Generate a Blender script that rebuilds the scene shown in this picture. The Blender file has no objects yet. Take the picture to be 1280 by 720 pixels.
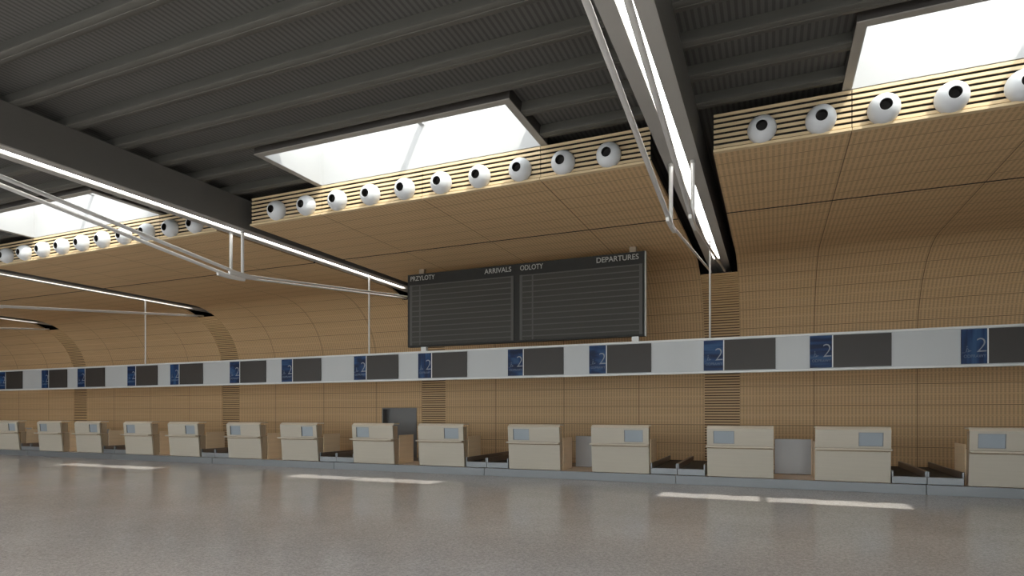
import bpy, bmesh, math, random
from mathutils import Vector, Matrix
random.seed(4)
S = 1.087
PI = math.pi
C = bpy.context.scene.collection
sc = bpy.context.scene

# ------------------------------------------------------------------ materials
def new_mat(name):
    m = bpy.data.materials.new(name); m.use_nodes = True
    nt = m.node_tree; b = nt.nodes['Principled BSDF']
    return m, nt, b
def noise_col(nt, b, col, amp=0.08, scale=(6, 6, 6), detail=4.0):
    """base colour with a little procedural variation"""
    tc = nt.nodes.new('ShaderNodeTexCoord'); mp = nt.nodes.new('ShaderNodeMapping')
    mp.inputs['Scale'].default_value = scale
    nz = nt.nodes.new('ShaderNodeTexNoise'); nz.inputs['Scale'].default_value = 1.0; nz.inputs['Detail'].default_value = detail
    mx = nt.nodes.new('ShaderNodeMix'); mx.data_type = 'RGBA'
    mx.inputs[6].default_value = tuple(c * (1 - amp) for c in col) + (1,)
    mx.inputs[7].default_value = tuple(min(1, c * (1 + amp)) for c in col) + (1,)
    nt.links.new(tc.outputs['Object'], mp.inputs[0]); nt.links.new(mp.outputs[0], nz.inputs['Vector'])
    nt.links.new(nz.outputs['Fac'], mx.inputs[0]); nt.links.new(mx.outputs[2], b.inputs['Base Color'])
    return mx, nz, mp
def mat(name, col, rough=0.5, metal=0.0, amp=0.05, scale=(6, 6, 6), spec=0.5):
    m, nt, b = new_mat(name)
    b.inputs['Roughness'].default_value = rough; b.inputs['Metallic'].default_value = metal
    b.inputs['Specular IOR Level'].default_value = spec
    noise_col(nt, b, col, amp, scale)
    return m
def emis(name, col, s):
    m, nt, b = new_mat(name)
    b.inputs['Base Color'].default_value = (*col, 1)
    b.inputs['Emission Color'].default_value = (*col, 1); b.inputs['Emission Strength'].default_value = s
    return m
def math_n(nt, op, a, b=None, clamp=False):
    n = nt.nodes.new('ShaderNodeMath'); n.operation = op; n.use_clamp = clamp
    for i, v in enumerate((a, b)):
        if v is None: continue
        if isinstance(v, (int, float)): n.inputs[i].default_value = v
        else: nt.links.new(v, n.inputs[i])
    return n.outputs[0]
def band(nt, coord, off, pitch, width):
    """1 inside the strip of the given width at every pitch, else 0"""
    f = math_n(nt, 'FRACT', math_n(nt, 'DIVIDE', math_n(nt, 'SUBTRACT', coord, off - 1000 * pitch), pitch))
    return math_n(nt, 'LESS_THAN', f, width / pitch)

def acoustic_wood():
    m, nt, b = new_mat('perforated_wood')
    uv = nt.nodes.new('ShaderNodeUVMap'); sp = nt.nodes.new('ShaderNodeSeparateXYZ')
    nt.links.new(uv.outputs[0], sp.inputs[0]); X, V = sp.outputs[0], sp.outputs[1]
    slot = band(nt, X, 0.0, 0.087, 0.042)
    bar = math_n(nt, 'SUBTRACT', 1.0, band(nt, V, 0.70, 0.28, 0.030))
    fine = band(nt, V, 0.0, 0.0467, 0.020)
    seam = math_n(nt, 'MAXIMUM', band(nt, X, 1.087 - 0.009, 2.447, 0.018), band(nt, V, 0.709 - 0.008, 0.56, 0.015))
    slot = math_n(nt, 'MULTIPLY', slot, bar)
    dark = math_n(nt, 'ADD', math_n(nt, 'MULTIPLY', slot, 0.23), math_n(nt, 'MULTIPLY', fine, 0.13))
    dark = math_n(nt, 'MAXIMUM', dark, math_n(nt, 'MULTIPLY', seam, 0.80), True)
    # per-board tint and long grain
    tc = nt.nodes.new('ShaderNodeCombineXYZ')
    nt.links.new(math_n(nt, 'MULTIPLY', X, 0.6), tc.inputs[0]); nt.links.new(math_n(nt, 'MULTIPLY', V, 14.0), tc.inputs[1])
    nz = nt.nodes.new('ShaderNodeTexNoise'); nz.inputs['Scale'].default_value = 1.0; nz.inputs['Detail'].default_value = 5
    nt.links.new(tc.outputs[0], nz.inputs['Vector'])
    mx = nt.nodes.new('ShaderNodeMix'); mx.data_type = 'RGBA'
    mx.inputs[6].default_value = (0.62, 0.415, 0.215, 1); mx.inputs[7].default_value = (0.74, 0.525, 0.305, 1)
    nt.links.new(nz.outputs['Fac'], mx.inputs[0])
    m2 = nt.nodes.new('ShaderNodeMix'); m2.data_type = 'RGBA'
    m2.inputs[7].default_value = (0.060, 0.034, 0.014, 1)
    nt.links.new(mx.outputs[2], m2.inputs[6]); nt.links.new(dark, m2.inputs[0])
    nt.links.new(m2.outputs[2], b.inputs['Base Color'])
    b.inputs['Roughness'].default_value = 0.55
    b.inputs['Specular IOR Level'].default_value = 0.3
    return m

def deck_mat():
    m, nt, b = new_mat('ribbed_deck')
    g = nt.nodes.new('ShaderNodeTexCoord'); sp = nt.nodes.new('ShaderNodeSeparateXYZ')
    nt.links.new(g.outputs['Object'], sp.inputs[0])
    r = band(nt, sp.outputs[0], 0, 0.085, 0.040)
    mx = nt.nodes.new('ShaderNodeMix'); mx.data_type = 'RGBA'
    mx.inputs[6].default_value = (0.120, 0.116, 0.108, 1); mx.inputs[7].default_value = (0.070, 0.068, 0.063, 1)
    nt.links.new(r, mx.inputs[0]); nt.links.new(mx.outputs[2], b.inputs['Base Color'])
    b.inputs['Roughness'].default_value = 0.6
    return m

def floor_mat():
    m, nt, b = new_mat('polished_terrazzo')
    mx, nz, mp = noise_col(nt, b, (0.47, 0.438, 0.425), 0.38, (34, 34, 34), 8)
    nz.inputs['Roughness'].default_value = 0.85
    st = nt.nodes.new('ShaderNodeMapRange'); st.inputs[1].default_value = 0.36; st.inputs[2].default_value = 0.64
    nt.links.new(nz.outputs['Fac'], st.inputs[0]); nt.links.new(st.outputs[0], mx.inputs[0])
    tc = nt.nodes.new('ShaderNodeTexCoord')
    n2 = nt.nodes.new('ShaderNodeTexNoise'); n2.inputs['Scale'].default_value = 0.45; n2.inputs['Detail'].default_value = 3
    nt.links.new(tc.outputs['Object'], n2.inputs['Vector'])
    m2 = nt.nodes.new('ShaderNodeMix'); m2.data_type = 'RGBA'; m2.blend_type = 'MULTIPLY'; m2.inputs[0].default_value = 1
    cr = nt.nodes.new('ShaderNodeMapRange'); cr.inputs[1].default_value = 0.3; cr.inputs[2].default_value = 0.7
    cr.inputs[3].default_value = 0.92; cr.inputs[4].default_value = 1.06
    nt.links.new(n2.outputs['Fac'], cr.inputs[0])
    nt.links.new(mx.outputs[2], m2.inputs[6]); nt.links.new(cr.outputs[0], m2.inputs[7])
    nt.links.new(m2.outputs[2], b.inputs['Base Color'])
    rr = nt.nodes.new('ShaderNodeMapRange'); rr.inputs[3].default_value = 0.13; rr.inputs[4].default_value = 0.21
    nt.links.new(n2.outputs['Fac'], rr.inputs[0]); nt.links.new(rr.outputs[0], b.inputs['Roughness'])
    b.inputs['Specular IOR Level'].default_value = 0.5
    return m

def glass_mat():
    m, nt, b = new_mat('clear_glazing')
    out = nt.nodes['Material Output']; nt.nodes.remove(b)
    t = nt.nodes.new('ShaderNodeBsdfTransparent'); g = nt.nodes.new('ShaderNodeBsdfGlossy'); g.inputs['Roughness'].default_value = 0.02
    t.inputs[0].default_value = (0.96, 0.98, 0.98, 1)
    mx = nt.nodes.new('ShaderNodeMixShader'); mx.inputs[0].default_value = 0.05
    nt.links.new(t.outputs[0], mx.inputs[1]); nt.links.new(g.outputs[0], mx.inputs[2]); nt.links.new(mx.outputs[0], out.inputs[0])
    return m

def blue_mat(i, kind):
    """printed blue picture: soft light shapes on blue, different on every panel"""
    m, nt, b = new_mat('printed_blue')
    g = nt.nodes.new('ShaderNodeTexCoord'); mp = nt.nodes.new('ShaderNodeMapping')
    mp.inputs['Location'].default_value = (i * 3.7, i * 1.3, i * 2.1)
    mp.inputs['Scale'].default_value = {0: (5.5, 1, 0.6), 1: (0.7, 1, 6.5), 2: (2.2, 1, 4.5)}[kind]
    nz = nt.nodes.new('ShaderNodeTexNoise'); nz.inputs['Scale'].default_value = 1.3; nz.inputs['Detail'].default_value = 2
    cr = nt.nodes.new('ShaderNodeValToRGB')
    cr.color_ramp.elements[0].position = 0.38; cr.color_ramp.elements[0].color = (0.002, 0.012, 0.050, 1)
    cr.color_ramp.elements[1].position = 0.66; cr.color_ramp.elements[1].color = (0.020, 0.072, 0.175, 1)
    e = cr.color_ramp.elements.new(0.5); e.color = (0.005, 0.030, 0.105, 1)
    nt.links.new(g.outputs['Object'], mp.inputs[0]); nt.links.new(mp.outputs[0], nz.inputs['Vector'])
    nt.links.new(nz.outputs['Fac'], cr.inputs[0]); nt.links.new(cr.outputs[0], b.inputs['Base Color'])
    b.inputs['Roughness'].default_value = 0.35; b.inputs['Specular IOR Level'].default_value = 0.2
    return m

M = {
    'acoustic': acoustic_wood(), 'deck': deck_mat(), 'floor': floor_mat(), 'glass': glass_mat(),
    'slat': mat('slat_wood', (0.65, 0.50, 0.30), 0.5, 0, 0.10, (0.8, 8, 30)),
    'slat_wall': mat('wall_slat_wood', (0.60, 0.41, 0.215), 0.5, 0, 0.12, (0.8, 8, 30)),
    'gap': mat('gap_brown', (0.10, 0.055, 0.026), 0.8),
    'black': mat('dark_void', (0.012, 0.011, 0.010), 0.9),
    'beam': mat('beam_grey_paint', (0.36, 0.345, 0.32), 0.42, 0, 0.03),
    'web': mat('beam_web_dark', (0.115, 0.108, 0.098), 0.5, 0, 0.03),  # beam sides, darker grey than the soffit cover
    'curb': mat('curb_shaded', (0.045, 0.040, 0.036), 0.6),  # skylight frame sides, colour darkened to stand for shade
    'purlin': mat('purlin_grey_paint', (0.098, 0.094, 0.083), 0.5, 0, 0.04, spec=0.2),
    'rod': mat('brushed_rod', (0.66, 0.65, 0.63), 0.32, 0.25, 0.04),
    'light': emis('tube_light', (1.0, 0.98, 0.94), 7.0),
    'ball': mat('nozzle_white', (0.63, 0.645, 0.66), 0.38, 0, 0.02),
    'throat': mat('nozzle_dark', (0.012, 0.010, 0.009), 0.8),
    'well': mat('skylight_white', (0.42, 0.42, 0.418), 0.6, 0, 0.01),
    'frame': mat('skylight_frame', (0.30, 0.28, 0.25), 0.5, 0, 0.04),
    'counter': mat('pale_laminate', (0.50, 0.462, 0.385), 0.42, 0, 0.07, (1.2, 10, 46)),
    'counter_lit': mat('cap_laminate_lit', (0.78, 0.71, 0.59), 0.35, 0, 0.04, (1.2, 10, 46)),  # laminate lightened on the cap to paint light on its chamfer
    'side_wood': mat('side_panel_wood', (0.80, 0.64, 0.44), 0.45, 0, 0.12, (10, 1.0, 20)),
    'ledge_top': mat('ledge_laminate', (0.55, 0.49, 0.40), 0.35, 0, 0.06, (1, 12, 30)),
    'ledge': mat('ledge_wood', (0.46, 0.375, 0.27), 0.35, 0, 0.06, (1, 12, 30)),
    'screen': mat('screen_blue_grey', (0.315, 0.365, 0.41), 0.18, 0, 0.03),
    'screen_rim': mat('screen_rim', (0.22, 0.23, 0.24), 0.4),
    'steel': mat('brushed_steel', (0.19, 0.203, 0.216), 0.36, 0.2, 0.05, (2, 30, 30)),
    'plate': mat('front_plate_steel', (0.21, 0.225, 0.237), 0.34, 0.25, 0.05, (2, 30, 30)),
    'guard': mat('guard_steel', (0.30, 0.25, 0.22), 0.35, 0.55, 0.05),
    'belt': mat('rubber_belt', (0.028, 0.026, 0.024), 0.7, 0, 0.1, (10, 10, 10)),
    'platform': mat('platform_board', (0.80, 0.67, 0.56), 0.5, 0, 0.05),
    'band': mat('band_aluminium', (0.455, 0.475, 0.482), 0.42, 0.1, 0.05, (1.5, 1, 0.2)),
    'rail': mat('band_rail', (0.66, 0.67, 0.66), 0.4, 0.1, 0.02),
    'display': mat('display_charcoal', (0.044, 0.039, 0.035), 0.34, 0, 0.10, (0.8, 1, 0.8), 0.25),
    'board': mat('board_housing', (0.026, 0.026, 0.024), 0.5, 0, 0.05, spec=0.2),
    'boardface': mat('board_display', (0.050, 0.048, 0.042), 0.42, 0, 0.10, (0.4, 1, 0.6), 0.2),
    'row': mat('board_row', (0.068, 0.066, 0.060), 0.5),
    'letter': mat('sign_letter', (0.36, 0.355, 0.335), 0.5, 0, 0.01),
    'numeral': mat('sign_numeral', (0.24, 0.27, 0.31), 0.5, 0, 0.01),
    'faint': mat('sign_faint', (0.10, 0.145, 0.22), 0.5, 0, 0.01),
    'doorgrey': mat('door_grey', (0.14, 0.14, 0.138), 0.4, 0.1, 0.04),
    'partition': mat('partition_grey', (0.33, 0.33, 0.33), 0.35, 0.1, 0.03),
    'plaster': mat('plaster_grey', (0.30, 0.29, 0.27), 0.8),
    'hanger': mat('hanger_bronze', (0.30, 0.24, 0.17), 0.5, 0.2),
}

# ------------------------------------------------------------------ mesh helpers
class MB:
    def __init__(s): s.v = []; s.f = []; s.uv = None
    def box(s, x0, x1, y0, y1, z0, z1, shear=None):
        i = len(s.v)
        p = [(x, y, z) for z in (z0, z1) for y in (y0, y1) for x in (x0, x1)]
        if shear: p = [(x, y + shear(z), z) for x, y, z in p]
        s.v += p
        s.f += [tuple(i + k for k in q) for q in ((0, 2, 3, 1), (4, 5, 7, 6), (0, 1, 5, 4), (2, 6, 7, 3), (0, 4, 6, 2), (1, 3, 7, 5))]
        return s
    def prism(s, poly, x0, x1):
        """extrude a (y,z) polygon along x"""
        n = len(poly); i = len(s.v)
        s.v += [(x0, y, z) for y, z in poly] + [(x1, y, z) for y, z in poly]
        s.f.append(tuple(i + k for k in range(n))[::-1]); s.f.append(tuple(i + n + k for k in range(n)))
        for k in range(n):
            k2 = (k + 1) % n; s.f.append((i + k, i + k2, i + n + k2, i + n + k))
        return s
    def flat(s, poly, y0, y1):
        """extrude an (x,z) polygon along y"""
        n = len(poly); i = len(s.v)
        s.v += [(x, y0, z) for x, z in poly] + [(x, y1, z) for x, z in poly]
        s.f.append(tuple(i + k for k in range(n))); s.f.append(tuple(i + n + k for k in range(n))[::-1])
        for k in range(n):
            k2 = (k + 1) % n; s.f.append((i + k, i + n + k, i + n + k2, i + k2))
        return s
    def tube(s, a, b, r, n=12):
        a, b = Vector(a), Vector(b); d = (b - a).normalized()
        u = d.orthogonal().normalized(); w = d.cross(u); i = len(s.v)
        for p in (a, b):
            for k in range(n):
                t = 2 * PI * k / n; s.v.append(tuple(p + (u * math.cos(t) + w * math.sin(t)) * r))
        for k in range(n):
            k2 = (k + 1) % n; s.f.append((i + k, i + k2, i + n + k2, i + n + k))
        s.f.append(tuple(i + k for k in range(n))[::-1]); s.f.append(tuple(i + n + k for k in range(n)))
        return s
    def lathe(s, prof, n=32):
        """profile of (radius, y) turned about the local Y axis"""
        i = len(s.v); m = len(prof)
        for r, y in prof:
            for k in range(n):
                t = 2 * PI * k / n; s.v.append((r * math.cos(t), y, r * math.sin(t)))
        for j in range(m - 1):
            for k in range(n):
                k2 = (k + 1) % n
                s.f.append((i + j * n + k, i + j * n + k2, i + (j + 1) * n + k2, i + (j + 1) * n + k))
        return s
    def build(s, name, m, parent=None, bevel=0, smooth=False, loc=(0, 0, 0)):
        me = bpy.data.meshes.new(name); me.from_pydata(s.v, [], s.f)
        if s.uv:
            l = me.uv_layers.new(name='UVMap')
            for lp in me.loops: l.data[lp.index].uv = s.uv[lp.vertex_index]
        bm = bmesh.new(); bm.from_mesh(me); bmesh.ops.recalc_face_normals(bm, faces=bm.faces)
        bm.to_mesh(me); bm.free()
        me.materials.append(m if not isinstance(m, str) else M[m])
        if smooth:
            for p in me.polygons: p.use_smooth = True
        me.set_sharp_from_angle(angle=math.radians(50))
        o = bpy.data.objects.new(name, me); C.objects.link(o); o.location = loc
        if parent: o.parent = parent
        if bevel:
            b = o.modifiers.new('bevel', 'BEVEL'); b.width = bevel; b.segments = 2; b.limit_method = 'ANGLE'; b.angle_limit = 0.6
        return o
def tag(o, label=None, cat=None, group=None, kind=None):
    if label: o['label'] = label
    if cat: o['category'] = cat
    if group: o['group'] = group
    if kind: o['kind'] = kind
    return o
def empty(name, loc, label, cat, group=None):
    o = bpy.data.objects.new(name, None); C.objects.link(o); o.location = loc; o.empty_display_size = 0.1
    return tag(o, label, cat, group)
def struct(o): o['kind'] = 'structure'; return o
def copy_tree(o, parent=None):
    c = o.copy(); C.objects.link(c)
    if parent: c.parent = parent
    for ch in list(o.children): copy_tree(ch, c)
    return c
def text_obj(name, s, m, parent, loc, height, width, depth=0.006, bold=0.0, italic=0.0):
    """lettering as a mesh in the xz plane facing -y; left baseline at loc, scaled to the wanted cap height and width"""
    cu = bpy.data.curves.new(name, 'FONT'); cu.body = s; cu.size = 1; cu.extrude = 0.01; cu.offset = bold; cu.shear = italic
    t = bpy.data.objects.new(name + '_tmp', cu); C.objects.link(t)
    dg = bpy.context.evaluated_depsgraph_get(); dg.update()
    me = bpy.data.meshes.new_from_object(t.evaluated_get(dg)); bpy.data.objects.remove(t)
    xs = [v.co.x for v in me.vertices]; ys = [v.co.y for v in me.vertices]
    x0, w, y0, h = min(xs), max(xs) - min(xs), min(ys), max(ys) - min(ys)
    for v in me.vertices:
        x, y, z = v.co; v.co = ((x - x0) / w * width, -z / 0.01 * depth / 2, (y - y0) / h * height)
    me.materials.clear(); me.materials.append(M[m])
    o = bpy.data.objects.new(name, me); C.objects.link(o); o.location = loc; o.parent = parent
    return o

# ------------------------------------------------------------------ key numbers
PITCH = 9.79; GAP0 = -1.36; HG = 0.495
D = 19.08; YF = 10.28; ZS = 5.763; ZFT = 6.385; R = 2.34; ZA = ZS - R; YA = D - R
ZB0, ZB1 = 5.72, 6.41
DECK = 6.59
XW0, XW1 = -41.0, 12.5
YB = -8.0
F0 = -0.077                                            # finished floor of the hall; counters and back wall stand on the raised floor at 0
gaps = [GAP0 - PITCH * k for k in range(4)]           # beam lines, right to left
bays = [(GAP0 + HG, GAP0 + PITCH - HG)] + [(g - PITCH + HG, g - HG) for g in gaps]
bays[0] = (GAP0 + HG, GAP0 + PITCH - HG)
BAYN = ['rightmost bay', 'bay with the flight board', 'second bay from the left', 'leftmost bay', 'far left bay']
BAYN = ['in the right-hand bay', 'in the middle bay above the flight board', 'in the bay left of the long grey beam', 'in the far left bay', 'at the far left end']

# ------------------------------------------------------------------ room shell
struct(MB().box(XW0, XW1, YB, D + 0.4, -0.35, F0).build('floor', 'floor'))
struct(MB().box(XW0, XW1, 15.03, D + 0.4, F0 - 0.1, 0).build('floor', 'floor'))
# roof deck with skylight openings, built as one slab of strips
SKX = [(1.087 - PITCH * k, 1.087 - PITCH * k + 4.89) for k in range(5)]
SKY0, SKY1 = 8.71, 10.28
dk = MB()
ADDED_SKX = [(a - 1.6, b + 1.6) for a, b in SKX]; ADDED_SKX[-1] = (XW0 + 0.5, ADDED_SKX[-1][1])  # added roof openings behind the viewer, widened to let in more light
dk.box(XW0, XW1, YB, -7.0, DECK, DECK + 0.25); dk.box(XW0, XW1, -0.5, SKY0 - 0.13, DECK, DECK + 0.25)
xs = [XW0] + [v for a, b in sorted(ADDED_SKX) for v in (a, b)] + [XW1]
for k in range(0, len(xs), 2):
    if xs[k + 1] > xs[k]: dk.box(xs[k], xs[k + 1], -7.0, -0.5, DECK, DECK + 0.25)
dk.box(XW0, XW1, SKY1 + 0.10, D + 0.4, DECK, DECK + 0.25)
xs = [XW0] + [v for a, b in sorted(SKX) for v in (a - 0.13, b + 0.13)] + [XW1]
for k in range(0, len(xs), 2):
    if xs[k + 1] > xs[k]: dk.box(xs[k], xs[k + 1], SKY0 - 0.13, SKY1 + 0.10, DECK, DECK + 0.25)
struct(dk.build('ceiling', 'deck'))
struct(MB().box(XW0, XW1, D + 0.25, D + 0.4, 0, DECK).build('wall_back', 'black'))
struct(MB().box(XW0 - 0.2, XW0, YB, D + 0.4, 0, DECK + 0.25).build('wall_left', 'gap'))
struct(MB().box(XW1, XW1 + 0.2, YB, D + 0.4, 0, DECK + 0.25).build('wall_right', 'plaster'))
# glazed entrance front behind the viewer
w = MB()
w.box(XW0, XW1, YB - 0.3, YB, -0.15, 0.15); w.box(XW0, XW1, YB - 0.3, YB, 4.2, DECK + 0.25)
x = XW0
while x < XW1 + 0.1:
    w.box(x - 0.06, x + 0.06, YB - 0.22, YB, 0.15, 4.2); x += (XW1 - XW0) / 20
w.box(XW0, XW1, YB - 0.2, YB - 0.02, 2.6, 2.72)
wf = struct(w.build('window_6', 'beam'))
MB().box(XW0, XW1, YB - 0.12, YB - 0.11, 0.15, 4.2).build('window_pane', 'glass', wf)

# curved perforated lining, one per bay, cut by the dark joint in the soffit
def profile():
    pts = [(D, 0.0)]
    n = 8
    for k in range(1, n + 1): pts.append((D, ZA * k / n))
    for k in range(1, 25):
        a = PI / 2 * k / 24; pts.append((YA + R * math.cos(a), ZA + R * math.sin(a)))
    pts.append((13.50, ZS))
    return pts
def lining(x0, x1, pts, v0, hole=None):
    """sheet with thickness following (y,z) points; uv = metres"""
    mb = MB(); mb.uv = []
    arc = [v0]
    for a, b in zip(pts, pts[1:]): arc.append(arc[-1] + math.hypot(b[0] - a[0], b[1] - a[1]))
    cols = [x0, x1] if not hole else [x0, hole[0], hole[1], x1]
    T = 0.07
    nrm = []
    for k in range(len(pts)):
        a = pts[max(0, k - 1)]; b = pts[min(len(pts) - 1, k + 1)]
        d = Vector((b[0] - a[0], b[1] - a[1])).normalized(); nrm.append((d.y, -d.x))     # outward, away from the hall
    idx = {}
    for layer in (0, 1):
        for j, (y, z) in enumerate(pts):
            for c, x in enumerate(cols):
                idx[layer, j, c] = len(mb.v)
                mb.v.append((x, y + nrm[j][0] * T * layer, z + nrm[j][1] * T * layer)); mb.uv.append((x, arc[j]))
    nc = len(cols)
    for j in range(len(pts) - 1):
        for c in range(nc - 1):
            if hole and c == 1 and pts[j + 1][1] <= hole[2] + 1e-4 and pts[j][0] >= D - 1e-4: continue
            mb.f.append((idx[0, j, c], idx[0, j, c + 1], idx[0, j + 1, c + 1], idx[0, j + 1, c]))
            mb.f.append((idx[1, j, c], idx[1, j + 1, c], idx[1, j + 1, c + 1], idx[1, j, c + 1]))
    for j in range(len(pts) - 1):
        for c in (0, nc - 1): mb.f.append((idx[0, j, c], idx[0, j + 1, c], idx[1, j + 1, c], idx[1, j, c]))
    for j in (0, len(pts) - 1):
        for c in range(nc - 1): mb.f.append((idx[0, j, c], idx[0, j, c + 1], idx[1, j, c + 1], idx[1, j, c]))
    return mb
DOOR = (-13.33, -11.84, 1.81)
for n, (x0, x1) in enumerate(bays):
    pts = profile()
    hole = None
    if x0 < DOOR[0] < x1:
        hole = DOOR; pts = [(D, 0.0), (D, DOOR[2])] + [p for p in pts[1:] if p[1] > DOOR[2] + 0.05]
    o = lining(x0, x1, pts, 0.0, hole).build('wall_back', 'acoustic', smooth=True); struct(o)
    o.data.update()
    a0 = ZA + PI / 2 * R + (YA - 13.50) + 0.05
    so_ = struct(lining(x0, x1, [(13.43, ZS), (YF + 0.046, ZS)], a0).build('ceiling', 'acoustic'))
    MB().box(x0, x1, 13.431, 13.499, ZS + 0.002, ZS + 0.06).build('joint', 'black', so_)
# slatted strip between the bays, following the same curve
tn = 0
def strip_point(s):
    if s < ZA: return (D, s), (1, 0)
    a = (s - ZA) / R
    return (YA + R * math.cos(a), ZA + R * math.sin(a)), (math.cos(a), math.sin(a))
for g in gaps + [GAP0 + PITCH]:
    tn += 1
    mb = MB(); s = 0.02
    smax = ZA + R * math.acos((17.88 - YA) / R)
    while s < smax:
        (y, z), (ny, nz) = strip_point(s); (y2, z2), (ny2, nz2) = strip_point(s + 0.048)
        T = 0.03; o_ = 0.0
        i = len(mb.v)
        for X_ in (g - HG, g + HG):
            mb.v += [(X_, y + ny * o_, z + nz * o_), (X_, y2 + ny2 * o_, z2 + nz2 * o_), (X_, y2 + ny2 * (o_ + T), z2 + nz2 * (o_ + T)), (X_, y + ny * (o_ + T), z + nz * (o_ + T))]
        mb.f += [(i, i + 1, i + 2, i + 3), (i + 7, i + 6, i + 5, i + 4)] + [(i + k, i + 4 + k, i + 4 + (k + 1) % 4, i + (k + 1) % 4) for k in range(4)]
        s += 0.079
    o = struct(mb.build('trim_%d' % tn, 'slat_wall'))
    bk = MB(); i = 0; s = 0.0
    while s < smax + 0.05:
        (y, z), (ny, nz) = strip_point(min(s, smax + 0.03))
        for X_ in (g - HG, g + HG): bk.v.append((X_, y + ny * 0.05, z + nz * 0.05))
        if i: bk.f.append((2 * i - 2, 2 * i - 1, 2 * i + 1, 2 * i))
        i += 1; s += 0.12
    bk.build('backing', 'gap', o)

# slatted bulkhead panels that carry the nozzles
for n, (x0, x1) in enumerate(bays[:4]):
    cuts = [x0] + [1.087 + 2.447 * k for k in range(-16, 8) if x0 + 0.3 < 1.087 + 2.447 * k < x1 - 0.3] + [x1]
    for a, b in zip(cuts, cuts[1:]):
        tn += 1
        mb = MB()
        for k in range(7):
            zt = ZFT - 0.01 - 0.083 * k
            mb.box(a + 0.006, b - 0.006, YF, YF + 0.020, zt - 0.045, zt)
        mb.box(a + 0.006, b - 0.006, YF - 0.050, YF + 0.045, ZS - 0.002, ZS + 0.038)
        o = struct(mb.build('trim_%d' % tn, 'slat'))
        MB().box(a, b, YF + 0.055, YF + 0.075, ZS + 0.071, ZFT).box(a + 0.02, a + 0.05, YF + 0.021, YF + 0.055, ZS + 0.04, ZFT - 0.01).box(b - 0.05, b - 0.02, YF + 0.021, YF + 0.055, ZS + 0.04, ZFT - 0.01).build('backing', 'black', o)

# door in the back wall
o = MB()
o.box(DOOR[0], DOOR[0] + 0.04, D - 0.02, D + 0.24, 0, DOOR[2]); o.box(DOOR[1] - 0.04, DOOR[1], D - 0.02, D + 0.24, 0, DOOR[2])
o.box(DOOR[0] + 0.04, DOOR[1] - 0.04, D - 0.02, D + 0.24, DOOR[2] - 0.05, DOOR[2])
dr = struct(o.build('door_1', 'doorgrey'))
MB().box(DOOR[0] + 0.04, DOOR[0] + 0.36, D + 0.20, D + 0.24, 0.01, DOOR[2] - 0.05).build('side_leaf', 'doorgrey', dr)
MB().box(DOOR[0] + 0.40, DOOR[1] - 0.04, D + 0.10, D + 0.15, 0.01, DOOR[2] - 0.05).build('door_leaf', 'doorgrey', dr, 0.004)
MB().box(DOOR[0] + 0.48, DOOR[0] + 0.50, D + 0.055, D + 0.10, 0.95, 1.10).build('door_handle', 'rod', dr, 0.003)

# ------------------------------------------------------------------ skylights
for k, (x0, x1) in enumerate(SKX[:4]):
    z0, zt = 6.39, 7.265
    f = MB(); t = 0.13
    f.box(x0 - t, x1 + t, SKY0 - t, SKY0 - 0.015, z0, z0 + 0.02); f.box(x0 - t, x0 - 0.015, SKY0 - 0.015, SKY1 + 0.1, z0, z0 + 0.02)
    f.box(x1 + 0.015, x1 + t, SKY0 - 0.015, SKY1 + 0.1, z0, z0 + 0.02)
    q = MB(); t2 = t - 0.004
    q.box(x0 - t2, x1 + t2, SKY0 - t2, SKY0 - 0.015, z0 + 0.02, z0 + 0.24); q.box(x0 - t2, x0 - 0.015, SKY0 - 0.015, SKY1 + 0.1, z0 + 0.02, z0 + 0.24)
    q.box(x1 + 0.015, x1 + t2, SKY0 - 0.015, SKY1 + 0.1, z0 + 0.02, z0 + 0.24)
    fr = struct(f.build('window_%d' % (k + 1), 'frame'))
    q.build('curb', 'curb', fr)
    wl = MB()
    wl.box(x0 - 0.1, x1 + 0.1, SKY0 - 0.1, SKY0, z0 + 0.24, zt); wl.box(x0 - 0.1, x1 + 0.1, SKY1, SKY1 + 0.1, z0 + 0.24, zt)
    wl.box(x0 - 0.1, x0, SKY0, SKY1, z0 + 0.24, zt); wl.box(x1, x1 + 0.1, SKY0, SKY1, z0 + 0.24, zt)
    wl.box(x0 - 0.015, x1 + 0.015, SKY0 - 0.015, SKY0, z0 + 0.004, z0 + 0.24); wl.box(x0 - 0.015, x0, SKY0, SKY1, z0 + 0.004, z0 + 0.24)
    wl.box(x1, x1 + 0.015, SKY0, SKY1, z0 + 0.004, z0 + 0.24); wl.box(x0 - 0.015, x1 + 0.015, SKY1, SKY1 + 0.1, z0, z0 + 0.24)
    wl.build('skylight_well', 'well', fr)
    xm = (x0 + x1) / 2
    mu = MB().box(xm - 0.045, xm + 0.045, SKY0, SKY1, zt - 0.06, zt + 0.05)
    mu.build('mullion', 'well', fr)
    for a, b in ((x0, xm - 0.045), (xm + 0.045, x1)):
        MB().box(a, b, SKY0, SKY1, zt, zt + 0.012).build('window_pane', 'glass', fr)

for k, (x0, x1) in enumerate(ADDED_SKX):  # unseen roof windows, added to brighten the floor, beams and counters
    r = MB()
    r.box(x0 - 0.1, x1 + 0.1, -7.1, -7.0, DECK + 0.25, 7.3); r.box(x0 - 0.1, x1 + 0.1, -0.5, -0.4, DECK + 0.25, 7.3)
    r.box(x0 - 0.1, x0, -7.0, -0.5, DECK + 0.25, 7.3); r.box(x1, x1 + 0.1, -7.0, -0.5, DECK + 0.25, 7.3)
    fr = struct(r.build('window_%d' % (k + 7), 'plaster'))
    MB().box(x0, x1, -7.0, -0.5, 7.28, 7.29).build('window_pane', 'glass', fr)

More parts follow.
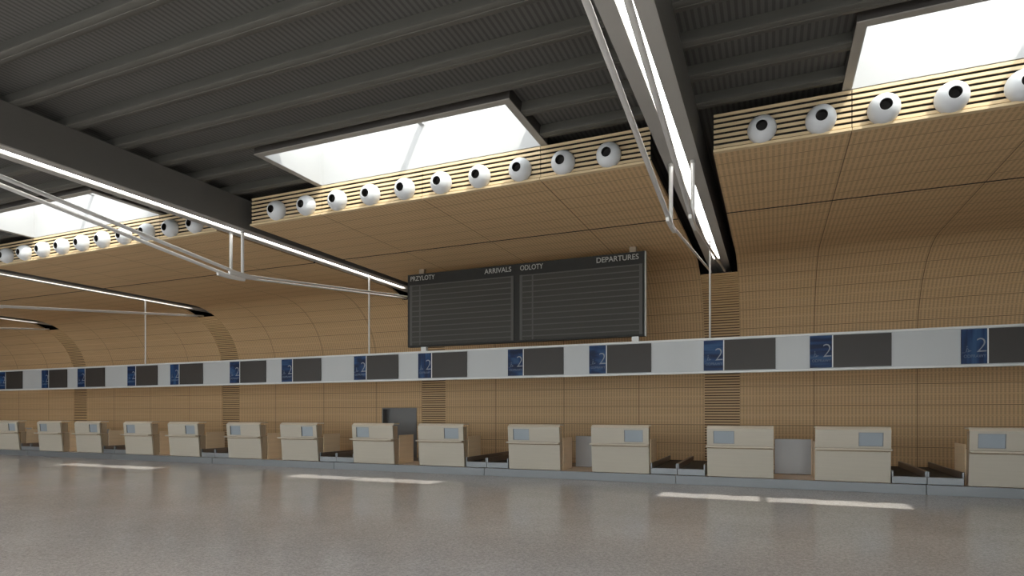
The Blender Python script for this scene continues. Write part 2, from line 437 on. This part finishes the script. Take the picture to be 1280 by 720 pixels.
# ------------------------------------------------------------------ air nozzles
def nozzle():
    root = empty('air_nozzle', (0, 0, 0), 'x', 'nozzle', 'white ball air nozzles on the slatted bulkheads')
    r = 0.212; a0 = math.radians(25)
    prof = [(r * math.sin(a), -r * math.cos(a)) for a in [a0 + (PI * 0.56 - a0) * k / 22 for k in range(23)]]
    ri = r * math.sin(a0); yf = -r * math.cos(a0)
    prof = [(ri * 0.90, yf + 0.004), (ri * 0.96, yf - 0.004)] + prof
    sh = MB().lathe(prof, 36).build('ball_shell', 'ball', root, smooth=True)
    th = MB().lathe([(ri * 0.90, yf + 0.004), (ri * 0.86, yf + 0.10), (0.001, yf + 0.10)], 28).build('throat', 'throat', root, smooth=True)
    co = MB().lathe([(0.16, 0.02), (0.205, 0.02), (0.205, 0.04), (0.16, 0.04), (0.16, 0.02)], 32).build('collar', 'ball', root)
    for o in (sh, th): o.rotation_euler = (math.radians(4), 0, 0)
    return root
nz0 = nozzle(); first = True
rows = [([-0.13, 0.61, 1.35, 2.09, 2.82, 3.56, 4.30], 0), ([-8.96 + 0.7378 * k for k in range(10)], 1), ([-17.80 + 0.7345 * k for k in range(10)], 2)]
ORD = ['first', 'second', 'third', 'fourth', 'fifth', 'sixth', 'seventh', 'eighth', 'ninth', 'tenth', 'eleventh', 'twelfth', 'thirteenth', 'fourteenth']
for xs_, b in rows:
    for i, x in enumerate(xs_):
        o = nz0 if first else copy_tree(nz0); first = False
        o.location = (x * S * 1.014, YF - 0.04, 1.6 + (5.605 - 1.6) * S * 1.010)
        where = ['right of the near beam', 'above the flight board', 'left of the long beam'][b]
        o['label'] = 'white ball air nozzle, %s from the left, on the slats %s' % (ORD[i], where)

# ------------------------------------------------------------------ purlins
def purlin_poly(yfar):
    y1 = yfar + 0.03; y0 = yfar - 0.165; z0 = 6.415
    return [(y0, z0 + 0.008), (y0 + 0.012, z0), (y0 + 0.085, z0), (y0 + 0.09, z0 + 0.006), (y1 - 0.09, z0 + 0.006), (y1 - 0.085, z0), (y1 - 0.01, z0), (y1, z0 + 0.008),
            (y1 + 0.03, z0 + 0.05), (y1 + 0.08, DECK), (y0 + 0.045, DECK), (y0 + 0.035, z0 + 0.13), (y0 + 0.012, z0 + 0.06), (y0, z0 + 0.03)]
for k in range(9):
    yf_ = 8.37 - 0.8365 * k
    o = MB().prism(purlin_poly(yf_), XW0, XW1).build('roof_purlin', 'purlin')
    tag(o, 'long grey roof purlin crossing the hall, %s in front of the skylights' % ORD[k], 'purlin', 'long roof purlins')
segs = [(SKX[0][1] + 0.13, XW1)] + [(SKX[k + 1][1] + 0.13, SKX[k][0] - 0.13) for k in range(3)] + [(XW0, SKX[3][0] - 0.13)]
segn = ['right of the right-hand skylight', 'between the middle and right skylights', 'between the left and middle skylights', 'left of the left-hand skylight', 'at the far left end of the roof']
for j, (a, b) in enumerate(segs):
    for q, yf_ in enumerate((9.21, 10.07)):
        o = MB().prism(purlin_poly(yf_), a, b).build('roof_purlin', 'purlin')
        tag(o, 'short grey roof purlin %s, %s the slats' % (segn[j], ['second from', 'nearest'][q]), 'purlin', 'short roof purlins')

# ------------------------------------------------------------------ roof beams with light channel and tie rods
def beam():
    root = empty('roof_beam', (0, 0, 0), 'x', 'beam', 'roof beams')
    y0, y1 = YB + 0.02, 18.9
    h = 0.277; g = 0.085
    b = MB(); b2 = MB()
    b.box(-h, -g, y0, y1, ZB0, ZB0 + 0.02); b.box(g, h, y0, y1, ZB0, ZB0 + 0.02)
    b2.box(-h, -h + 0.015, y0, y1, ZB0 + 0.02, ZB1); b2.box(h - 0.015, h, y0, y1, ZB0 + 0.02, ZB1)
    b2.box(-h + 0.015, h - 0.015, y0, y1, ZB1 - 0.02, ZB1)
    b.box(-g - 0.01, -g, y0, y1, ZB0 + 0.02, ZB0 + 0.07); b.box(g, g + 0.01, y0, y1, ZB0 + 0.02, ZB0 + 0.07)
    b.box(-g - 0.01, g + 0.01, y0, y1, ZB0 + 0.07, ZB0 + 0.08)
    b2.build('beam_body', 'web', root); b.build('soffit_cover', 'beam', root)
    MB().box(-g + 0.012, g - 0.012, y0 + 0.5, 17.2, ZB0 + 0.036, ZB0 + 0.066).build('light_strip', 'light', root)
    MB().box(-g + 0.005, g - 0.005, 17.2, y1, ZB0 + 0.005, ZB0 + 0.06).build('blank_cover', 'beam', root)
    yn, zn = 10.33, 4.72; r = 0.036
    for s in (-1, 1):
        x = 0.175 * s
        MB().tube((x, yn, zn), (x, yn, ZB0 - 0.05), 0.034, 16).build('strut', 'rod', root, smooth=False)
        MB().tube((x, yn, ZB0 - 0.05), (x, yn, ZB0), 0.042, 16).build('strut_collar', 'beam', root)
        t = MB()
        t.tube((x, 1.75, 5.716), (x, yn, zn), r, 14)
        t.tube((x, yn, zn), (x, 17.6, 5.48), 0.026, 14)
        t.build('tie_rod', 'rod', root)
        p = MB()
        p.prism([(yn - 0.38, zn + 0.01), (yn - 0.12, zn + 0.05), (yn + 0.08, zn + 0.05), (yn + 0.40, zn + 0.02), (yn + 0.38, zn - 0.04), (yn, zn - 0.06), (yn - 0.36, zn + 0.0 - 0.05)], x - 0.028, x + 0.028)
        p.build('gusset_plate', 'rod', root, 0.006)
    return root
bm0 = beam()
BL = ['large grey roof beam overhead at right, with a wide light slot', 'long dark grey roof beam crossing the upper left, ending by the board',
      'distant roof beam with a thin light strip under the left wooden soffit', 'farthest roof beam at the far left, its end above a slatted strip']
for k, g in enumerate(gaps):
    o = bm0 if k == 0 else copy_tree(bm0)
    o.location = (g, 0, 0); o['label'] = BL[k]

# ------------------------------------------------------------------ sign band
bd = empty('sign_band', (0, 15.22, 2.55), 'long pale aluminium sign band hanging above the whole row of check-in counters', 'sign band')
Lb = lambda z: z - 2.55
BX0, BX1 = -33.0, 8.6
b = MB().box(BX0, BX1, 0.01, 0.13, Lb(2.58), Lb(3.37)); b.build('band_face', 'band', bd)
MB().box(BX0, BX1, -0.012, 0.14, Lb(3.345), Lb(3.395)).build('top_rail', 'rail', bd, 0.006)
MB().box(BX0, BX1, -0.012, 0.14, Lb(2.555), Lb(2.60)).build('bottom_rail', 'rail', bd, 0.006)
for g in gaps:
    MB().tube((g, 0.06, Lb(3.39)), (g, 0.06, ZB0 - 2.55), 0.024, 14).build('hanging_rod', 'rod', bd)
    MB().tube((g, 0.06, ZB0 - 2.55 - 0.03), (g, 0.06, ZB0 - 2.55), 0.05, 16).build('rod_flange', 'rod', bd)

# check-in signs on the band
SL = [3.58 - 5.075 * k for k in range(7)]; SR = [0.78 - 5.085 * k for k in range(7)]
kinds = [0, 1, 1, 2, 2, 0, 2, 1, 2, 0, 1, 2, 0, 1]
allsigns = sorted([(x, 'L') for x in SL] + [(x, 'R') for x in SR], reverse=True)
where = ['at the right edge of the photo', 'second from the right edge', 'hung right under the near grey beam', 'below the right end of the flight board',
         'below the middle of the flight board', 'below the left end of the flight board', 'just left of the flight board', 'second to the left of the flight board',
         'third to the left of the flight board', 'fourth to the left of the flight board', 'fifth to the left of the flight board', 'fourth from the far left end',
         'third from the far left end', 'second from the far left end']
where = where[:11] + ['fourth from the left edge of the photo', 'third from the left edge of the photo', 'second from the left edge of the photo', 'cut by the left edge of the photo']
for i, (x, side) in enumerate(allsigns):
    lab = 'blue and charcoal sign with a 2, ' + where[i]
    s = empty('check_in_sign', (x, 15.22, 2.62), lab, 'sign', 'check-in signs on the band')
    MB().box(0, 0.44, -0.022, 0.009, 0, 0.71).build('picture_panel', blue_mat(i, kinds[i]), s, 0.003)
    MB().box(0.44, 0.462, -0.024, 0.009, 0, 0.71).build('divider', 'rail', s)
    MB().box(0.462, 1.57, -0.022, 0.009, 0, 0.71).build('display', 'display', s, 0.003)
    text_obj('numeral', '2', 'numeral', s, (0.262, -0.023, 0.235), 0.285, 0.165, 0.004, -0.018)
    text_obj('lettering', 'ODPRAWY', 'faint', s, (0.045, -0.023, 0.125), 0.060, 0.375, 0.004)
    ic = MB()
    ic.flat([(0.075, 0.235), (0.088, 0.235), (0.105, 0.315), (0.098, 0.335)], -0.025, -0.022)
    ic.flat([(0.098, 0.335), (0.105, 0.315), (0.130, 0.262), (0.150, 0.255), (0.125, 0.290)], -0.025, -0.022)
    ic.flat([(0.090, 0.345), (0.100, 0.375), (0.110, 0.345)], -0.025, -0.022)
    ic.flat([(0.105, 0.235), (0.175, 0.262), (0.165, 0.272), (0.115, 0.258)], -0.025, -0.022)
    ic.build('pictogram', 'faint', s)
    MB().box(0.01, 0.07, -0.0245, -0.022, 0.225, 0.231).build('underline', 'faint', s)

# ------------------------------------------------------------------ flight information board
fb = empty('flight_information_board', (-9.74, 15.22, 3.52), 'large dark flight board with arrivals and departures columns above the sign band', 'display board')
W = 9.74 - 2.89; H = 2.10
MB().box(0, W, -0.02, 0.16, 0, H).build('housing', 'board', fb, 0.004)
MB().box(W, W + 0.014, -0.02, 0.16, 0.0, H).build('end_trim', 'rail', fb)
def disp(x0, x1, col):
    d = MB().box(x0, x1, -0.030, -0.021, 0.05, 1.79).build('display', 'boardface', fb)
    MB().box(x0, x0 + 0.075, -0.036, -0.030, 0.05, 1.79).build('side_rail', 'row', d)
    MB().box(x1 - 0.075, x1, -0.036, -0.030, 0.05, 1.79).build('side_rail', 'row', d)
    rw = MB()
    for k in range(12):
        z = 1.775 - k * 0.1475
        rw.box(x0 + 0.075, x1 - 0.075, -0.035, -0.030, z - 0.020, z + 0.006)
    rw.build('row_lines', 'row', d)
    MB().box(col - 0.02, col + 0.02, -0.037, -0.035, 0.05, 1.76).build('column_line', 'row', d)
disp(0.08, 3.34, 0.42); disp(3.52, 6.79, 3.89)
for s_, x_, w_ in (('PRZYLOTY', 0.10, 0.80), ('ARRIVALS', 2.47, 0.80), ('ODLOTY', 3.53, 0.65), ('DEPARTURES', 5.63, 1.07)):
    text_obj('lettering', s_, 'letter', fb, (x_, -0.024, 1.91), 0.135, w_, 0.006, 0.006)
for x_ in (0.42, 6.52):
    MB().box(x_, x_ + 0.17, 0.02, 0.12, -0.124, 0.0).build('foot_bracket', 'rail', fb)
    MB().box(x_ - 0.06, x_ + 0.10, 0.02, 0.12, H, ZS - 3.52).build('ceiling_hanger', 'hanger', fb)

# ------------------------------------------------------------------ platform below the counters
pf = MB().box(-36, 8.6, 15.031, 16.35, 0, 0.125)
tag(pf.build('counter_platform', 'platform'), 'low pale platform that the check-in counters stand on', 'platform')
K = 5.045
for k in range(7):
    xa = 2.93 - K * k; xp = xa - K
    o = MB().box(xp + 0.006, xa - 0.006, 14.96, 15.018, F0, 0.128).build('kick_plate', 'steel', bevel=0.004)
    tag(o, 'grey steel kick plate along the platform front, %s from the right' % ORD[k + 1], 'kick plate', 'platform kick plates')
o = MB().box(2.936, 8.6, 14.96, 15.018, F0, 0.128).build('kick_plate', 'steel', bevel=0.004)
tag(o, 'grey steel kick plate along the platform front, first from the right', 'kick plate', 'platform kick plates')

# ------------------------------------------------------------------ check-in counters
ZP = 0.128
def counter(side):
    root = empty('check_in_counter', (0, 0, 0), 'x', 'counter', 'check-in counters')
    w = 1.43
    ys = lambda z: 14.99 - (z - ZP) / 1.12 * 0.10        # front leans out towards the top
    sh = lambda z: -(z - ZP) / 1.12 * 0.10
    y0 = 14.99; T = 0.05
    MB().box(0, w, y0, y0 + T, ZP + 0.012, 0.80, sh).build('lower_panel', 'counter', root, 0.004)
    # upper panel with the opening for the screen
    a, b = (0.14, 0.60) if side == 'L' else (w - 0.60, w - 0.14)
    z0, z1, za, zb = 0.862, 1.25, 0.905, 1.20
    up = MB()
    up.box(0, a, y0, y0 + T, z0, z1, sh); up.box(b, w, y0, y0 + T, z0, z1, sh)
    up.box(a, b, y0, y0 + T, z0, za, sh); up.box(a, b, y0, y0 + T, zb, z1, sh)
    up.build('upper_panel', 'counter', root)
    s = MB().box(a + 0.012, b - 0.012, y0 + 0.030, y0 + 0.045, za + 0.010, zb - 0.010, sh).build('screen', 'screen', root)
    rim = MB()
    rim.box(a, a + 0.012, y0 + 0.008, y0 + T, za, zb, sh); rim.box(b - 0.012, b, y0 + 0.008, y0 + T, za, zb, sh)
    rim.box(a + 0.012, b - 0.012, y0 + 0.008, y0 + T, za, za + 0.010, sh); rim.box(a + 0.012, b - 0.012, y0 + 0.008, y0 + T, zb - 0.010, zb, sh)
    rim.build('screen_rim', 'screen_rim', s)
    # top cap with its front chamfer
    yt = ys(1.25)
    MB().prism([(yt, 1.25), (yt + 0.075, 1.308), (yt + 0.095, 1.318), (yt + 0.36, 1.318), (yt + 0.36, 1.285), (yt + T, 1.285), (yt + T, 1.25)], 0, w).build('top_cap', 'counter_lit', root)
    # ledge
    yl = ys(0.83)
    MB().box(-0.02, w + 0.01, yl - 0.13, yl + 0.02, 0.822, 0.858).build('bag_ledge', 'ledge_top', root, 0.006)
    MB().prism([(yl + 0.002, 0.79), (yl - 0.03, 0.821), (yl + 0.05, 0.821), (yl + 0.05, 0.79)], 0.02, w - 0.02).build('ledge_bracket', 'ledge', root)
    # carcass behind
    MB().box(0.03, 0.06, 15.042, 15.25, ZP, 0.86).build('side_cheek', 'ledge', root)
    MB().box(w - 0.06, w - 0.03, 15.042, 15.25, ZP, 0.86).build('side_cheek', 'ledge', root)
    MB().box(0.03, w - 0.03, 14.985, 15.20, 0.875, 1.24).build('upper_box', 'ledge', root)
    for x in (0.005, w - 0.030):
        MB().box(x, x + 0.025, 15.10 if False else 15.26, 16.02, ZP, 0.965).build('side_panel', 'side_wood', root)
    MB().box(0.03, w - 0.03, 15.26, 15.96, 0.80, 0.83).build('desk_top', 'ledge', root, 0.004)
    return root
cL, cR = counter('L'), counter('R')
xsL = [3.65 - K * k for k in range(7)]; xsR = [0.87 - 5.04 * k for k in range(7)]
lst = sorted([(x, 'L') for x in xsL] + [(x, 'R') for x in xsR], reverse=True)
used = set()
cw = ['cut by the right edge of the photo', 'second from the right edge', 'third from the right edge', 'fourth from the right edge',
      'below the middle of the flight board', 'immediately right of the grey door', 'standing in front of the grey door', 'first to the left of the grey door',
      'second to the left of the grey door', 'third to the left of the grey door', 'fourth to the left of the grey door', 'third from the left edge of the photo',
      'second from the left edge of the photo', 'cut by the left edge of the photo']
cw[6] = 'standing in front of the grey door'; cw[7] = 'next to the left of the door counter'
for i, (x, side) in enumerate(lst):
    src = cL if side == 'L' else cR
    o = src if side not in used else copy_tree(src); used.add(side)
    o.location = (x, 0, 0)
    o['label'] = 'pale wood check-in counter, screen at %s, %s' % ('left' if side == 'L' else 'right', cw[i])

# grey partitions behind the staff openings
pn = ['right of the near beam line', 'below the right half of the flight board', 'in front of the grey door', 'first opening left of the grey door', 'second opening left of the grey door', 'next to last opening at the left', 'last opening at the left']
for k in range(7):
    x0 = 0.06 - K * k
    root = empty('partition_panel', (x0, 16.25, 0.125), 'grey partition in the staff gap between counters, ' + pn[k], 'partition', 'grey partitions between counters')
    MB().box(0, 0.80, 0, 0.03, 0.02, 0.86).build('panel', 'partition', root, 0.004)
    MB().box(0.80, 0.83, -0.004, 0.034, 0, 0.87).build('edge_post', 'side_wood', root)

# conveyors
def conveyor():
    root = empty('baggage_conveyor', (0, 0, 0), 'x', 'conveyor', 'baggage conveyors between the counters')
    w = 0.63
    MB().box(0, w, 15.03, 15.08, 0.132, 0.285).build('front_plate', 'plate', root, 0.01)
    MB().box(0.035, w - 0.035, 15.085, 17.98, 0.20, 0.275).build('belt', 'belt', root, 0.01)
    MB().box(0.035, w - 0.035, 15.10, 17.95, 0.126, 0.195).build('belt_bed', 'guard', root)
    for x in (0, w - 0.033):
        g = MB().box(x, x + 0.033, 15.085, 18.0, 0.126, 0.40).build('side_guard', 'guard', root)
        MB().box(x - 0.001, x + 0.034, 15.03, 15.084, 0.287, 0.402).build('guard_end_cap', 'plate', g, 0.004)
    for y in (16.6, 17.8):
        for x in (0.04, w - 0.08): MB().box(x, x + 0.04, y, y + 0.05, 0, 0.126).build('leg', 'guard', root)
    return root
cv = conveyor(); n = 0
vn = ['right edge of the photo', 'near beam line', 'right end of the flight board', 'left of the door', 'middle of the left half', 'left quarter of the photo', 'far left edge of the photo']
vn = ['left of the rightmost counter', 'right of the near slatted strip', 'under the flight board', 'left of the grey door',
      'left of the third counter from the door', 'left of the fifth counter from the door', 'beside the leftmost counters']
for k in range(6):
    for q, dx in enumerate((2.325, 2.962)):
        o = cv if n == 0 else copy_tree(cv); n += 1
        o.location = (dx - 5.04 * k, 0, 0)
        o['label'] = 'low baggage conveyor, %s of the pair %s' % (['left one', 'right one'][q], vn[k])
if True:
    for q, dx in enumerate((2.325, 2.962)):
        o = copy_tree(cv); o.location = (dx - 5.04 * 6, 0, 0)
        o['label'] = 'low baggage conveyor, %s of the pair %s' % (['left one', 'right one'][q], vn[6])

# ------------------------------------------------------------------ light
w = bpy.data.worlds.new('sky'); sc.world = w; w.use_nodes = True
bg = w.node_tree.nodes['Background']; bg.inputs[0].default_value = (0.985, 0.99, 1.0, 1); bg.inputs[1].default_value = 4.5
sun = bpy.data.lights.new('sun', 'SUN'); sun.energy = 6.0; sun.angle = math.radians(0.6); sun.color = (1.0, 0.95, 0.86)
so = bpy.data.objects.new('sun', sun); C.objects.link(so)
so.rotation_euler = Vector((-0.502, 0.534, -1)).to_track_quat('-Z', 'Y').to_euler()
so.location = (6, -6, 20)

# ------------------------------------------------------------------ camera
cam = bpy.data.cameras.new('camera'); co = bpy.data.objects.new('camera', cam); C.objects.link(co)
co.location = (0, 0, 1.6); co.rotation_euler = (PI / 2, 0, math.atan(0.4243))
cam.sensor_width = 36; cam.lens = 36 * 765.9 / 1280; cam.shift_y = (517 - 360) / 1280
cam.clip_end = 300
sc.camera = co
vs = sc.view_settings
vs.view_transform = 'Standard'; vs.look = 'None'; vs.gamma = 1; vs.use_curve_mapping = False; vs.exposure = 0.0
sc.cycles.use_denoising = True
sc.cycles.max_bounces = 10; sc.cycles.diffuse_bounces = 6
